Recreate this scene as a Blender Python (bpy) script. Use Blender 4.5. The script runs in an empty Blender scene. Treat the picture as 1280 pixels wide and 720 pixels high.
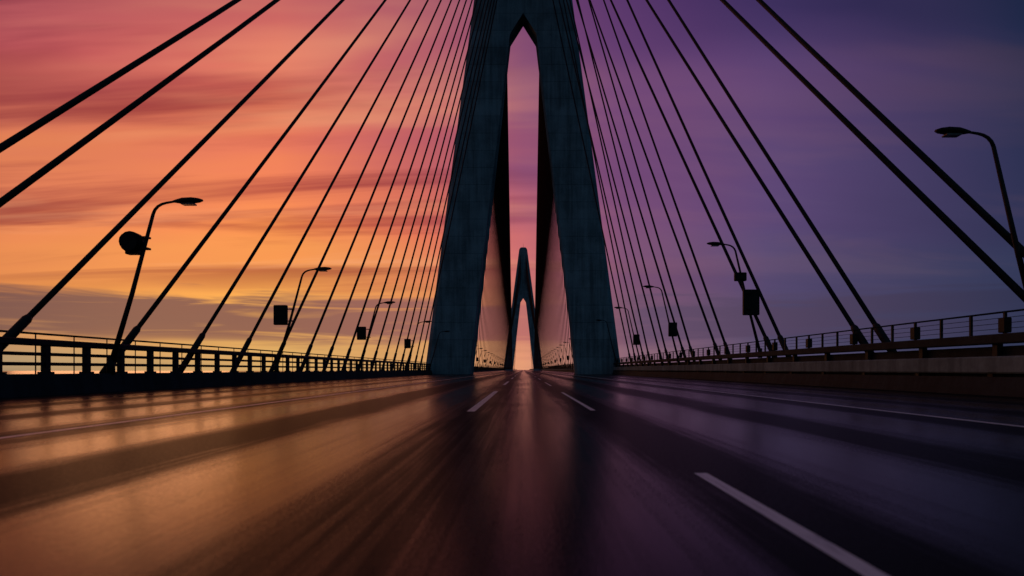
import bpy, bmesh, math, random
from mathutils import Vector
random.seed(4)
sc = bpy.context.scene
sc.view_settings.view_transform = 'Standard'
sc.view_settings.look = 'None'
sc.view_settings.exposure = 0

def lin(c):
    r = []
    for v in c:
        v = v/255.0
        r.append(v/12.92 if v <= 0.04045 else ((v+0.055)/1.055)**2.4)
    return (r[0], r[1], r[2], 1.0)

# ---------------------------------------------------------------- node helper
class NT:
    def __init__(s, nt): s.nt = nt; s.N = nt.nodes; s.L = nt.links
    def sock(s, v, inp):
        if hasattr(v, 'is_output'): s.L.new(v, inp)
        elif v is not None: inp.default_value = v
    def math(s, op, a, b=None, c=None, clamp=False):
        n = s.N.new('ShaderNodeMath'); n.operation = op; n.use_clamp = clamp
        s.sock(a, n.inputs[0]); s.sock(b, n.inputs[1]); s.sock(c, n.inputs[2])
        return n.outputs[0]
    def mr(s, v, a, b, c, d, smooth=True):
        n = s.N.new('ShaderNodeMapRange'); n.interpolation_type = 'SMOOTHSTEP' if smooth else 'LINEAR'
        s.sock(v, n.inputs[0])
        for i, x in enumerate((a, b, c, d)): s.sock(x, n.inputs[1+i])
        return n.outputs[0]
    def mix(s, f, a, b, mode='MIX'):
        n = s.N.new('ShaderNodeMix'); n.data_type = 'RGBA'; n.blend_type = mode
        s.sock(f, n.inputs[0]); s.sock(a, n.inputs[6]); s.sock(b, n.inputs[7])
        return n.outputs[2]
    def noise(s, vec, scale, detail=4, rough=0.55, dist=0.0):
        n = s.N.new('ShaderNodeTexNoise')
        s.sock(vec, n.inputs['Vector']); n.inputs['Scale'].default_value = scale
        n.inputs['Detail'].default_value = detail; n.inputs['Roughness'].default_value = rough
        n.inputs['Distortion'].default_value = dist
        return n.outputs['Fac']
    def mapping(s, vec, scale=(1,1,1), rot=(0,0,0), loc=(0,0,0)):
        n = s.N.new('ShaderNodeMapping'); s.sock(vec, n.inputs[0])
        n.inputs['Location'].default_value = loc; n.inputs['Rotation'].default_value = rot
        n.inputs['Scale'].default_value = scale
        return n.outputs[0]
    def ramp(s, f, stops):
        n = s.N.new('ShaderNodeValToRGB'); cr = n.color_ramp; cr.interpolation = 'LINEAR'
        while len(cr.elements) > 1: cr.elements.remove(cr.elements[-1])
        cr.elements[0].position = stops[0][0]; cr.elements[0].color = stops[0][1]
        for p, c in stops[1:]:
            e = cr.elements.new(p); e.color = c
        s.sock(f, n.inputs[0])
        return n.outputs[0]

# ---------------------------------------------------------------- world sky
SUN_AZ, SUN_EL = -30.0, 4.0
w = bpy.data.worlds.new("World"); sc.world = w; w.use_nodes = True
w.node_tree.nodes.clear(); T = NT(w.node_tree)
tc = T.N.new('ShaderNodeTexCoord'); D = tc.outputs['Generated']
sep = T.N.new('ShaderNodeSeparateXYZ'); T.L.new(D, sep.inputs[0])
dx, dy, dz = sep.outputs
az = T.math('ARCTAN2', dx, dy)
el = T.math('MULTIPLY', T.math('ARCSINE', dz), 180/math.pi)
azf = T.math('ADD', T.math('MULTIPLY', az, 1/(2*math.pi)), 0.5)
zz = T.math('ADD', T.math('MAXIMUM', dz, 0.0), 0.10)
comb = T.N.new('ShaderNodeCombineXYZ')
T.L.new(T.math('DIVIDE', dx, zz), comb.inputs[0]); T.L.new(T.math('DIVIDE', dy, zz), comb.inputs[1])
P = comb.outputs[0]
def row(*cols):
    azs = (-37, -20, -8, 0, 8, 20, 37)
    back_fill = (46, 86, 106)  # unseen sky behind the camera, brightened to teal to light the pylon fronts
    st = [(-180, back_fill), (-120, (44, 62, 78)), (-75, tuple(0.55*c for c in cols[0]))]
    st += list(zip(azs, cols)) + [(75, (22, 38, 56)), (120, (32, 60, 76)), (180, back_fill)]
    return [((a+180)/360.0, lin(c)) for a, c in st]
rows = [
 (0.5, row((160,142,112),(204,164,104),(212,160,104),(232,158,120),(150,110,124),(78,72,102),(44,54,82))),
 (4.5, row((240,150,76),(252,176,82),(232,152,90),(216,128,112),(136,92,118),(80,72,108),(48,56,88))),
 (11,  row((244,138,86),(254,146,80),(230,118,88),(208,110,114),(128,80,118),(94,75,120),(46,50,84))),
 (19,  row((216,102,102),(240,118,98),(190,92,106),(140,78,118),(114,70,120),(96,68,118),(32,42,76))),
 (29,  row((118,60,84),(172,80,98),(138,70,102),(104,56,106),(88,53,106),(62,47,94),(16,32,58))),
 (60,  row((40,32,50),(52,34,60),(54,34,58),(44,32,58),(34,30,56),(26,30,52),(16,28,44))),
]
wn = T.noise(T.mapping(P, (0.35, 0.9, 1), (0, 0, math.radians(-48))), 1.0, 3, 0.55, 0.6)
warp = T.math('MULTIPLY', T.math('SUBTRACT', wn, 0.5), T.mr(el, 2, 20, 3.0, 24.0))
elw = T.math('ADD', el, warp)
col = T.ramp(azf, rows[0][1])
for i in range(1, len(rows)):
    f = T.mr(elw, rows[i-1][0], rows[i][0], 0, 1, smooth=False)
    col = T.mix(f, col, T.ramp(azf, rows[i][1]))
s1 = T.noise(T.mapping(P, (0.26, 1.5, 1), (0, 0, math.radians(-40)), (3, 1, 0)), 1.1, 5, 0.56, 1.0)
s2 = T.noise(T.mapping(P, (0.40, 1.4, 1), (0, 0, math.radians(-58)), (7, 4, 0)), 1.0, 4, 0.55, 0.6)
leftm = T.mr(az, math.radians(10), math.radians(-14), 0.06, 1)
up = T.mr(el, 4.5, 9, 0, 1)
dark = T.math('MULTIPLY', T.math('MULTIPLY', T.mr(s1, 0.42, 0.66, 0, 1), leftm), up)
col = T.mix(T.math('MULTIPLY', dark, 1.0), col, T.mix(1.0, col, lin((182,140,180)), 'MULTIPLY'))
lite = T.math('MULTIPLY', T.math('MULTIPLY', T.mr(s2, 0.48, 0.68, 0, 1), leftm), up)
col = T.mix(T.math('MULTIPLY', lite, 0.46), col, lin((255,174,126)))
s3 = T.noise(T.mapping(P, (0.6, 1.0, 1), (0, 0, 0.5)), 0.6, 3, 0.5, 0.4)
col = T.mix(T.mr(s3, 0.3, 0.7, 0.0, 0.4), col, T.mix(1.0, col, lin((196,196,212)), 'MULTIPLY'))
bcomb = T.N.new('ShaderNodeCombineXYZ')
T.L.new(T.math('MULTIPLY', az, 2.6), bcomb.inputs[0]); T.L.new(T.math('MULTIPLY', el, 0.62), bcomb.inputs[1])
bn = T.noise(bcomb.outputs[0], 1.5, 4, 0.55, 0.6)
bandc = T.math('ADD', 4.0, T.math('MULTIPLY', T.math('SUBTRACT', bn, 0.5), 4.0))
hb = T.math('ABSOLUTE', T.math('SUBTRACT', el, bandc))
band = T.math('MULTIPLY', T.mr(hb, 2.1, 1.1, 0, 1), T.mr(bn, 0.30, 0.48, 0.45, 1))
bandcol = T.ramp(azf, [((a+180)/360, lin(c)) for a, c in
     [(-90,(70,52,62)),(-37,(94,62,74)),(-20,(116,72,78)),(-8,(146,92,92)),(0,(186,108,106)),(10,(96,74,104)),(37,(42,46,76)),(90,(24,36,50))]])
col = T.mix(T.math('MULTIPLY', band, 0.9), col, bandcol)
col = T.mix(T.mr(el, -0.2, -3, 0, 1), col, lin((20,28,36)))
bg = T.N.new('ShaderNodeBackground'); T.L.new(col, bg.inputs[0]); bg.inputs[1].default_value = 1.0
sky = T.N.new('ShaderNodeTexSky'); sky.sky_type = 'NISHITA'; sky.sun_disc = False
sky.sun_elevation = math.radians(SUN_EL); sky.sun_rotation = math.radians(SUN_AZ)
bg2 = T.N.new('ShaderNodeBackground'); T.L.new(sky.outputs[0], bg2.inputs[0]); bg2.inputs[1].default_value = 0.002
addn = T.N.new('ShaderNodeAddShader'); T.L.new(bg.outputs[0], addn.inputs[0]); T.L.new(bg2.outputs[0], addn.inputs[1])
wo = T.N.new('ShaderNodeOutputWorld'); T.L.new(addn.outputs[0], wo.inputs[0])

sd = bpy.data.lights.new("sun", 'SUN'); sd.energy = 0.06; sd.angle = math.radians(14); sd.color = (1.0, 0.42, 0.18)
so = bpy.data.objects.new("sun", sd); sc.collection.objects.link(so)
a, e = math.radians(SUN_AZ), math.radians(SUN_EL)
so.rotation_euler = (-Vector((math.sin(a)*math.cos(e), math.cos(a)*math.cos(e), math.sin(e)))).to_track_quat('-Z', 'Y').to_euler()
so.location = (-60, 60, 30)

# ---------------------------------------------------------------- materials
def newmat(name):
    m = bpy.data.materials.new(name); m.use_nodes = True
    t = NT(m.node_tree); b = t.N['Principled BSDF']
    return m, t, b
def objc(t):
    return t.N.new('ShaderNodeTexCoord').outputs['Object']
def bump(t, b, h, strength, dist):
    n = t.N.new('ShaderNodeBump'); n.inputs['Strength'].default_value = strength; n.inputs['Distance'].default_value = dist
    t.sock(h, n.inputs['Height']); t.L.new(n.outputs[0], b.inputs['Normal'])

def m_road():
    m, t, b = newmat("wet_asphalt"); o = objc(t)
    s = t.N.new('ShaderNodeSeparateXYZ'); t.L.new(o, s.inputs[0])
    wob = t.noise(t.mapping(o, (0.02, 0.015, 1)), 1.0, 2, 0.5)
    xs = t.math('ADD', s.outputs[0], t.math('MULTIPLY', wob, 1.0))
    trk = t.math('COSINE', t.math('MULTIPLY', t.math('ADD', xs, 2.9), 2*math.pi/3.75))   # wet film in lane centres
    trk = t.math('ADD', 0.5, t.math('MULTIPLY', trk, 0.22))
    lanes = t.noise(t.mapping(o, (0.40, 0.006, 1), (0,0,0), (2.3,0,0)), 1.0, 2, 0.5)
    fine = t.noise(t.mapping(o, (6.0, 0.06, 1)), 1.0, 3, 0.7)
    patch = t.noise(t.mapping(o, (0.5, 0.10, 1)), 1.0, 4, 0.65, 0.5)
    grain = t.noise(t.mapping(o, (55, 10, 1)), 1.0, 3, 0.7)
    wet = t.math('ADD', t.math('ADD', t.math('MULTIPLY', lanes, 0.28), t.math('MULTIPLY', trk, 0.38)),
                 t.math('ADD', t.math('MULTIPLY', fine, 0.16), t.math('MULTIPLY', patch, 0.18)))
    wetm = t.mr(wet, 0.43, 0.60, 0, 1)
    t.sock(t.mix(wetm, lin((31,36,39)), lin((18,22,25))), b.inputs['Base Color'])
    t.sock(t.math('ADD', t.mr(wetm, 0, 1, 0.30, 0.15, False), t.mr(grain, 0.3, 0.7, -0.03, 0.07)), b.inputs['Roughness'])
    t.sock(t.mr(wetm, 0, 1, 0.004, 0.095, False), b.inputs['Specular IOR Level'])
    h = t.math('ADD', grain, t.math('MULTIPLY', fine, 0.8))
    bump(t, b, h, 0.16, 0.010)
    return m
def m_conc(name, c, joints=None, rough=0.8):
    m, t, b = newmat(name); o = objc(t)
    n1 = t.noise(o, 0.18, 4, 0.6); n2 = t.noise(t.mapping(o, (1.2, 1.2, 0.07)), 1.0, 4, 0.6); n3 = t.noise(o, 4.0, 3, 0.6)
    f = t.mr(t.math('ADD', t.math('MULTIPLY', n1, 0.5), t.math('MULTIPLY', n2, 0.5)), 0.35, 0.65, 0.55, 1.2)
    f = t.math('MULTIPLY', f, t.mr(n3, 0.3, 0.7, 0.88, 1.08))
    if joints:
        s = t.N.new('ShaderNodeSeparateXYZ'); t.L.new(o, s.inputs[0])
        fr = t.math('FRACT', t.math('DIVIDE', s.outputs[2], joints))
        ln = t.math('GREATER_THAN', fr, 0.03)
        f = t.math('MULTIPLY', f, t.math('ADD', 0.6, t.math('MULTIPLY', ln, 0.4)))
        cell = t.N.new('ShaderNodeTexWhiteNoise'); cell.noise_dimensions = '1D'
        t.L.new(t.math('FLOOR', t.math('DIVIDE', s.outputs[2], joints)), cell.inputs['W'])
        f = t.math('MULTIPLY', f, t.mr(cell.outputs[0], 0, 1, 0.92, 1.06, False))
    cc = t.N.new('ShaderNodeVectorMath'); cc.operation = 'SCALE'
    cc.inputs[0].default_value = lin(c)[:3]; t.sock(f, cc.inputs['Scale'])
    t.L.new(cc.outputs[0], b.inputs['Base Color']); b.inputs['Roughness'].default_value = rough
    b.inputs['Specular IOR Level'].default_value = 0.2
    return m
def m_metal(name, c, rough=0.45, metal=0.6, spec=0.25):
    m, t, b = newmat(name); o = objc(t)
    n = t.noise(o, 2.5, 3, 0.6)
    t.sock(t.mix(t.mr(n, 0.35, 0.7, 0, 1), lin(c), lin(tuple(v*0.6 for v in c))), b.inputs['Base Color'])
    b.inputs['Roughness'].default_value = rough
    b.inputs['Metallic'].default_value = metal
    b.inputs['Specular IOR Level'].default_value = spec
    return m
def m_paint():
    m, t, b = newmat("road_paint"); o = objc(t)
    n = t.noise(t.mapping(o, (14, 1.2, 1)), 1.0, 4, 0.7)
    t.sock(t.mix(t.mr(n, 0.50, 0.68, 0, 0.5), lin((240,242,244)), lin((125,125,128))), b.inputs['Base Color'])
    b.inputs['Roughness'].default_value = 0.4
    return m
def m_water():
    m, t, b = newmat("sea_water"); o = objc(t)
    b.inputs['Base Color'].default_value = (0.01, 0.025, 0.035, 1); b.inputs['Roughness'].default_value = 0.15
    bump(t, b, t.noise(o, 0.12, 4, 0.6), 0.5, 0.6)
    return m
ROAD = m_road(); PAINT = m_paint(); WATER = m_water()
PYL = m_conc("pylon_concrete", (118,146,162), joints=4.2)
CONC = m_conc("parapet_concrete", (122,150,164)); DCONC = m_conc("dark_concrete", (42,54,62))
CABLE = m_metal("cable_sheath", (30,36,46), 0.65, 0.0)
FCABLE = m_metal("cable_sheath_sunset_tint", (72,52,50), 0.95, 0.0, 0.02)  # far cables: warm sunset light put into the brown sheath colour
STEEL = m_metal("painted_steel", (32,40,46), 0.6, 0.0)
DARK = m_metal("dark_housing", (22,26,30), 0.6, 0.0)
GLASS = m_metal("lamp_lens", (100,105,110), 0.2, 0.0)

# ---------------------------------------------------------------- mesh builder
class MB:
    def __init__(s): s.v = []; s.f = []; s.mi = []; s.sm = []
    def tube(s, pts, radii, n=8, mi=0, smooth=True):
        pts = [Vector(p) for p in pts]; base = len(s.v)
        for i, p in enumerate(pts):
            d = (pts[min(i+1, len(pts)-1)] - pts[max(i-1, 0)]).normalized()
            u = d.cross(Vector((0, 1, 0.01)))
            if u.length < 0.05: u = d.cross(Vector((1, 0, 0)))
            u.normalize(); q = d.cross(u)
            for k in range(n):
                an = 2*math.pi*k/n
                s.v.append(p + (u*math.cos(an) + q*math.sin(an))*radii[i])
        for i in range(len(pts)-1):
            for k in range(n):
                k2 = (k+1) % n
                s.f.append((base+i*n+k, base+i*n+k2, base+(i+1)*n+k2, base+(i+1)*n+k)); s.mi.append(mi); s.sm.append(smooth)
        s.f.append(tuple(base+k for k in range(n))); s.mi.append(mi); s.sm.append(False)
        e = base+(len(pts)-1)*n
        s.f.append(tuple(e+k for k in reversed(range(n)))); s.mi.append(mi); s.sm.append(False)
    def box(s, lo, hi, mi=0, ch=0.0):
        x0, y0, z0 = lo; x1, y1, z1 = hi
        if ch <= 0:
            b = len(s.v)
            s.v += [Vector(p) for p in ((x0,y0,z0),(x1,y0,z0),(x1,y1,z0),(x0,y1,z0),(x0,y0,z1),(x1,y0,z1),(x1,y1,z1),(x0,y1,z1))]
            for q in ((0,3,2,1),(4,5,6,7),(0,1,5,4),(1,2,6,5),(2,3,7,6),(3,0,4,7)):
                s.f.append(tuple(b+i for i in q)); s.mi.append(mi); s.sm.append(False)
        else:
            s.prof([(x0+ch,z0),(x1-ch,z0),(x1,z0+ch),(x1,z1-ch),(x1-ch,z1),(x0+ch,z1),(x0,z1-ch),(x0,z0+ch)], y0, y1, mi)
    def prof(s, poly, y0, y1, mi=0):
        b = len(s.v); n = len(poly)
        for y in (y0, y1):
            for x, z in poly: s.v.append(Vector((x, y, z)))
        for k in range(n):
            k2 = (k+1) % n
            s.f.append((b+k, b+k2, b+n+k2, b+n+k)); s.mi.append(mi); s.sm.append(False)
        s.f.append(tuple(b+k for k in reversed(range(n)))); s.mi.append(mi); s.sm.append(False)
        s.f.append(tuple(b+n+k for k in range(n))); s.mi.append(mi); s.sm.append(False)
    def mesh(s, name, mats):
        me = bpy.data.meshes.new(name); me.from_pydata(s.v, [], s.f)
        for m in mats: me.materials.append(m)
        for p, i, sm in zip(me.polygons, s.mi, s.sm): p.material_index = i; p.use_smooth = sm
        bm = bmesh.new(); bm.from_mesh(me); bmesh.ops.recalc_face_normals(bm, faces=bm.faces); bm.to_mesh(me); bm.free()
        return me
    def obj(s, name, mats, loc=(0,0,0)):
        o = bpy.data.objects.new(name, s.mesh(name, mats)); o.location = loc
        sc.collection.objects.link(o); return o

Y0, Y1 = -120.0, 2400.0
PY1, PY2 = 170.0, 830.0
W = 22.0

# ---- water
b = MB(); R = 26000
b.v = [Vector((-R,-R,0)), Vector((R,-R,0)), Vector((R,R,0)), Vector((-R,R,0))]; b.f = [(0,1,2,3)]; b.mi=[0]; b.sm=[False]
b.obj("water", [WATER], (0, 0, -45))
# ---- deck (box girder) + piers
b = MB()
b.prof([(-25.5,-0.5),(-25.5,-1.2),(-12,-4.2),(12,-4.2),(25.5,-1.2),(25.5,-0.5),(22.6,-0.02),(-22.6,-0.02)], Y0, Y1, 0)
b.obj("bridge_deck", [DCONC])
for y in [-110] + list(range(1160, 2400, 120)):
    b = MB(); b.box((-12,-2.5,-41),(12,2.5,-0.2),0,0.8); b.box((-16,-3.2,-1.6),(16,3.2,0),0,0.4)
    b.obj("bridge_pier", [DCONC], (0, y, -4.2))
# ---- road
b = MB()
ys = [Y0, -20, 0, 10, 20, 40, 80, 160, 320, 640, 1200, Y1]
for y in ys: b.v += [Vector((-W, y, 0)), Vector((W, y, 0))]
for i in range(len(ys)-1): b.f.append((2*i, 2*i+1, 2*i+3, 2*i+2)); b.mi.append(0); b.sm.append(False)
b.obj("road", [ROAD])
# ---- markings
b = MB()
def strip(x, ya, yb, wd=0.15):
    k = len(b.v)
    b.v += [Vector((x-wd/2, ya, 0.004)), Vector((x+wd/2, ya, 0.004)), Vector((x+wd/2, yb, 0.004)), Vector((x-wd/2, yb, 0.004))]
    b.f.append((k, k+1, k+2, k+3)); b.mi.append(0); b.sm.append(False)
strip(-9.15, Y0, Y1, 0.22); strip(10.5, Y0, Y1, 0.22)
def dashes(x, first, per, ln, wd):
    for f0 in first: strip(x, *f0, wd)
    y = first[-1][0] + per
    while y < 1500: strip(x, y, y+ln, wd); y += per
dashes(-1.5, [(-16,-4),(19.5,38)], 34, 16, 0.24)
dashes(2.05, [(-8,7.9),(20,36)], 30, 14, 0.15)
b.obj("lane_marking", [PAINT])

# ---- parapets / railings
b = MB()   # left
b.prof([(-22.0,0.0),(-22.1,0.35),(-22.25,1.0),(-22.7,1.0),(-22.7,-0.3),(-22.0,-0.3)], Y0, Y1, 2)
b.box((-22.62,Y0,2.30),(-22.34,Y1,2.62),1,0.05)
b.box((-22.56,Y0,1.84),(-22.42,Y1,2.0),1,0.03)
b.box((-22.56,Y0,1.38),(-22.42,Y1,1.54),1,0.03)
y = -40.0
while y < 900:
    b.box((-22.62,y,1.0),(-22.36,y+0.32,2.30),1)
    b.box((-22.68,y-0.14,1.0),(-22.28,y+0.46,1.10),1)
    y += 3.0
b.box((-25.2,Y0,-0.5),(-22.72,Y1,0.85),2)
b.tube([(-25.0,Y0,3.05),(-25.0,Y1,3.05)],[0.055]*2,6,1)
y = -40.0
while y < 500:
    b.tube([(-25.0,y,0.8),(-25.0,y,3.05)],[0.035]*2,6,1); y += 3.0
b.obj("bridge_railing", [CONC, STEEL, DCONC])
b = MB()   # right
b.prof([(21.6,-0.3),(21.6,0.0),(21.7,0.35),(21.9,0.86),(22.3,0.86),(22.3,-0.3)], Y0, Y1, 2)
b.box((21.85,Y0,1.02),(22.2,Y1,1.82),0,0.07)
b.box((21.95,Y0,2.40),(22.5,Y1,2.86),2,0.05)
b.box((22.52,Y0,-0.5),(25.2,Y1,2.3),2)
y = -40.0
while y < 700:
    b.box((22.0,y,0.86),(22.18,y+0.35,1.02),1); b.box((22.22,y,1.3),(22.5,y+0.35,2.40),1)
    y += 6.0
y = -40.6; k = 0
while y < 600:
    b.box((22.15,y,2.86),(22.27,y+0.12,3.84),1)
    if k % 3 == 0: b.box((22.05,y-0.1,2.9),(22.4,y+0.3,3.6),3,0.04)
    y += 2.4; k += 1
b.tube([(22.21,Y0,3.86),(22.21,Y1,3.86)],[0.045]*2,6,1)
for z in (3.1, 3.35, 3.6): b.tube([(22.21,Y0,z),(22.21,700,z)],[0.014]*2,5,1)
b.obj("bridge_railing", [CONC, STEEL, DCONC, DARK])

# ---- pylons
def pylon(y):
    Zt, Zb = 147.0, -45.0
    out = lambda z: 24.1 - 0.1309*z
    inn = lambda z: 13.0 - 0.1068*z
    poly = [(-out(Zb),Zb),(-out(Zt),Zt),(-out(Zt)+1.6,Zt+2.6),(out(Zt)-1.6,Zt+2.6),(out(Zt),Zt),(out(Zb),Zb),
            (inn(Zb),Zb),(inn(83.5),83.5),(0.0,90.0),(-inn(83.5),83.5),(-inn(Zb),Zb)]
    bm = bmesh.new()
    hd = lambda z: 4.6 - 0.010*(z-Zb)
    fr = [bm.verts.new((x, -hd(z), z)) for x, z in poly]
    bk = [bm.verts.new((x, hd(z), z)) for x, z in poly]
    bm.faces.new(fr); bm.faces.new(list(reversed(bk)))
    n = len(poly)
    for k in range(n):
        k2 = (k+1) % n
        bm.faces.new((fr[k2], fr[k], bk[k], bk[k2]))
    bmesh.ops.bevel(bm, geom=[e for e in bm.edges], offset=0.9, segments=1, affect='EDGES', clamp_overlap=True)
    bmesh.ops.recalc_face_normals(bm, faces=bm.faces)
    me = bpy.data.meshes.new("bridge_pylon"); bm.to_mesh(me); bm.free(); me.materials.append(PYL)
    o = bpy.data.objects.new("bridge_pylon", me); o.location = (0, y, 0); sc.collection.objects.link(o)
    c = MB()
    c.box((-inn(-6)-2,-3.4,-9.5),(inn(-6)+2,3.4,-4.4),0,0.5)
    for sx in (-1, 1):
        c.box((sx*28-9,-9,-46),(sx*28+9,9,-40),0,1.0)
        c.box((sx*4.2-0.5,-5.0,100),(sx*4.2+0.5,-2.6,141),0,0.1)
        c.box((sx*4.2-0.5,2.6,100),(sx*4.2+0.5,5.0,141),0,0.1)
    c.tube([(0,0,149.6),(0,0,155)],[0.18,0.06],6,1)
    ch = c.obj("pylon_fittings", [PYL, DARK]); ch.parent = o
    return o
pylon(PY1); pylon(PY2)

# ---- stay cables
b = MB()
def cable(x, y, px, py, zt, r=0.16, mi=0, N=6):
    A = Vector((x, y, 2.0 if x < 0 else 2.4)); B = Vector((px, py, zt)); L = (B-A).length
    pts = []; rr = []
    for i in range(N+1):
        t = i/N; p = A.lerp(B, t); p.z -= 0.004*L*4*t*(1-t)
        pts.append(p); rr.append(r)
    b.tube(pts, rr, 6, mi)
    d = (pts[1]-pts[0]).normalized()
    b.tube([A-d*1.5, A+d*2.2, A+d*2.4], [r*1.45, r*1.45, r*1.05], 8, 1)
def zt(s):
    return 135 - 34*(1-min(1, max(0, s)/150.0))**1.4
left = [-60,-50,-40,-30,-20,-10,0,8,18.8,21.8] + [29.6,38.5,46.7,55,63.2,71.4,79.6,87.8,96,104,112,120,128,136,144,152]
for y in left: cable(-22.9, y, -3.2, PY1-4, zt(PY1-y), 0.145)
right = [-55,-38.5,-22,-7,9,28.5,45,62,79,95.5,112,128,144]
for y in right:
    r = 0.175 if y < 70 else 0.15
    cable(22.1+0.7, y, 2.6, PY1-4, zt(PY1-y)+4, r); cable(22.1+1.5, y-1.3, 4.4, PY1-4, zt(PY1-y)+9.5, r)
for sx in (-1, 1):
    s = 14
    while s < 430:
        z = 100 + 38*(s/430)**0.7
        X = 22.9 - 13.5*(s/430)**0.9
        cable(sx*X, PY1+s, sx*5.2, PY1+3, z, 0.13, 2, 4)
        s += 7.0
    s = 20
    while s < 326:
        z = 103 + 38*(s/326)**0.8
        X = 22.9 - 9*(s/326)
        cable(sx*X, PY2-s, sx*3.0, PY2-3, z, 0.10, 2, 4)
        cable(sx*X, PY2+s, sx*3.0, PY2+3, z, 0.10, 2, 4)
        s += 14
b.obj("stay_cables", [CABLE, STEEL, FCABLE])

# ---- street lamps
def lamp_mesh(side, H, boxes):
    b = MB(); s = -side
    lean = 2.3
    top = Vector((s*lean, 0, H))
    b.tube([(0,0,0),(0,0,0.9)],[0.22,0.2],10,0)
    b.tube([(0,0,0.5), tuple(Vector((s*lean*0.5,0,H*0.5))), tuple(top)], [0.15,0.12,0.09], 10, 0)
    arc = [top]
    for i, an in enumerate((66, 48, 30, 16, 10, 8)):
        an = math.radians(an)
        arc.append(arc[-1] + Vector((s*math.cos(an)*0.24, 0, math.sin(an)*0.24)))
    b.tube([tuple(p) for p in arc], [0.09,0.085,0.08,0.075,0.07,0.065,0.06], 8, 0)
    e = arc[-1]
    st = [(-0.1,0.06,0.07),(0.15,0.16,0.13),(0.45,0.27,0.19),(0.95,0.30,0.19),(1.3,0.24,0.13),(1.5,0.10,0.06)]
    base = len(b.v); n = 12
    for t, wy, hz in st:
        for k in range(n):
            an = 2*math.pi*k/n
            zz = math.sin(an)*hz*(1.0 if math.sin(an) > 0 else 0.75)
            b.v.append(e + Vector((s*t, math.cos(an)*wy, zz + 0.04*t)))
    for i in range(len(st)-1):
        for k in range(n):
            k2 = (k+1) % n; b.f.append((base+i*n+k, base+i*n+k2, base+(i+1)*n+k2, base+(i+1)*n+k)); b.mi.append(1); b.sm.append(True)
    b.f.append(tuple(base+k for k in range(n))); b.mi.append(1); b.sm.append(False)
    b.f.append(tuple(base+(len(st)-1)*n+k for k in range(n))); b.mi.append(1); b.sm.append(False)
    b.box((min(e.x+s*0.40,e.x+s*1.1), -0.2, e.z-0.19), (max(e.x+s*0.40,e.x+s*1.1), 0.2, e.z-0.11), 2, 0.02)
    for (cx, cz, wx, hz, kind) in boxes:
        px = s*lean*(cz/H)
        X = px + cx
        if kind == 'box':
            b.box((X-wx/2,-0.16,cz-hz/2),(X+wx/2,0.16,cz+hz/2),1,0.06)
            b.box((X-wx/2+0.08,-0.20,cz-hz/2+0.1),(X+wx/2-0.08,-0.155,cz+hz/2-0.1),1)
        else:
            b.tube([(X,-0.55,cz),(X,-0.35,cz+0.02),(X,0.3,cz+0.05),(X,0.5,cz+0.05)],[wx*0.42,wx*0.5,wx*0.45,wx*0.25],14,1)
            b.box((X-wx*0.3,-0.2,cz-hz*0.62),(X+wx*0.3,0.2,cz-hz*0.35),1,0.04)
        for dz in (-0.3, 0.3):
            b.tube([(px,0,cz+dz*hz),(X,0,cz+dz*hz)],[0.05,0.05],6,0)
            b.box((px-0.2,-0.2,cz+dz*hz-0.05),(px+0.2,0.2,cz+dz*hz+0.05),0)
    return b.mesh("street_lamp", [STEEL, DARK, GLASS])
def lamp(me, x, y, z):
    o = bpy.data.objects.new("street_lamp", me); o.location = (x, y, z); sc.collection.objects.link(o)
LH, RH = 8.7, 10.0
mL1 = lamp_mesh(-1, LH, [(-0.65, 7.1, 1.15, 1.0, 'round')])
mL2 = lamp_mesh(-1, LH, [(-1.0, 5.2, 1.2, 1.8, 'box')])
mL0 = lamp_mesh(-1, LH, [])
mR1 = lamp_mesh(1, RH, [(-0.1, 7.6, 1.1, 0.8, 'box'), (0.35, 5.2, 1.5, 2.4, 'box')])
mR2 = lamp_mesh(1, RH, [(0.3, 4.6, 1.2, 2.0, 'box')])
mR0 = lamp_mesh(1, RH, [])
lamp(mL1, -22.35, 37, 0.95); lamp(mL2, -22.4, 62, 0.95); lamp(mL2, -22.4, 93, 0.95); lamp(mL0, -22.4, 5, 0.95)
y = 130
while y < 1000:
    lamp(mL0 if int(y) % 2 else mL2, -22.4, y, 0.95); y += 33
lamp(mR0, 24.0, 31.5, 1.5); lamp(mR1, 22.2, 64, 2.3); lamp(mR2, 22.0, 97, 2.3); lamp(mR0, 23.9, -2, 2.3)
y = 130
while y < 1000:
    lamp(mR0 if int(y) % 2 else mR2, 22.3, y, 2.3); y += 33

# ---- camera
cd = bpy.data.cameras.new("camera"); cam = bpy.data.objects.new("camera", cd); sc.collection.objects.link(cam)
cd.lens = 24.0; cd.sensor_width = 36.0; cd.sensor_fit = 'HORIZONTAL'
cam.location = (0, 0, 1.2); cam.rotation_euler = (math.radians(90), 0, 0)
cd.shift_x = -14/1280; cd.shift_y = 102/1280
cd.clip_start = 0.1; cd.clip_end = 60000
cd.dof.use_dof = True; cd.dof.focus_distance = 130.0; cd.dof.aperture_fstop = 0.9
sc.camera = cam
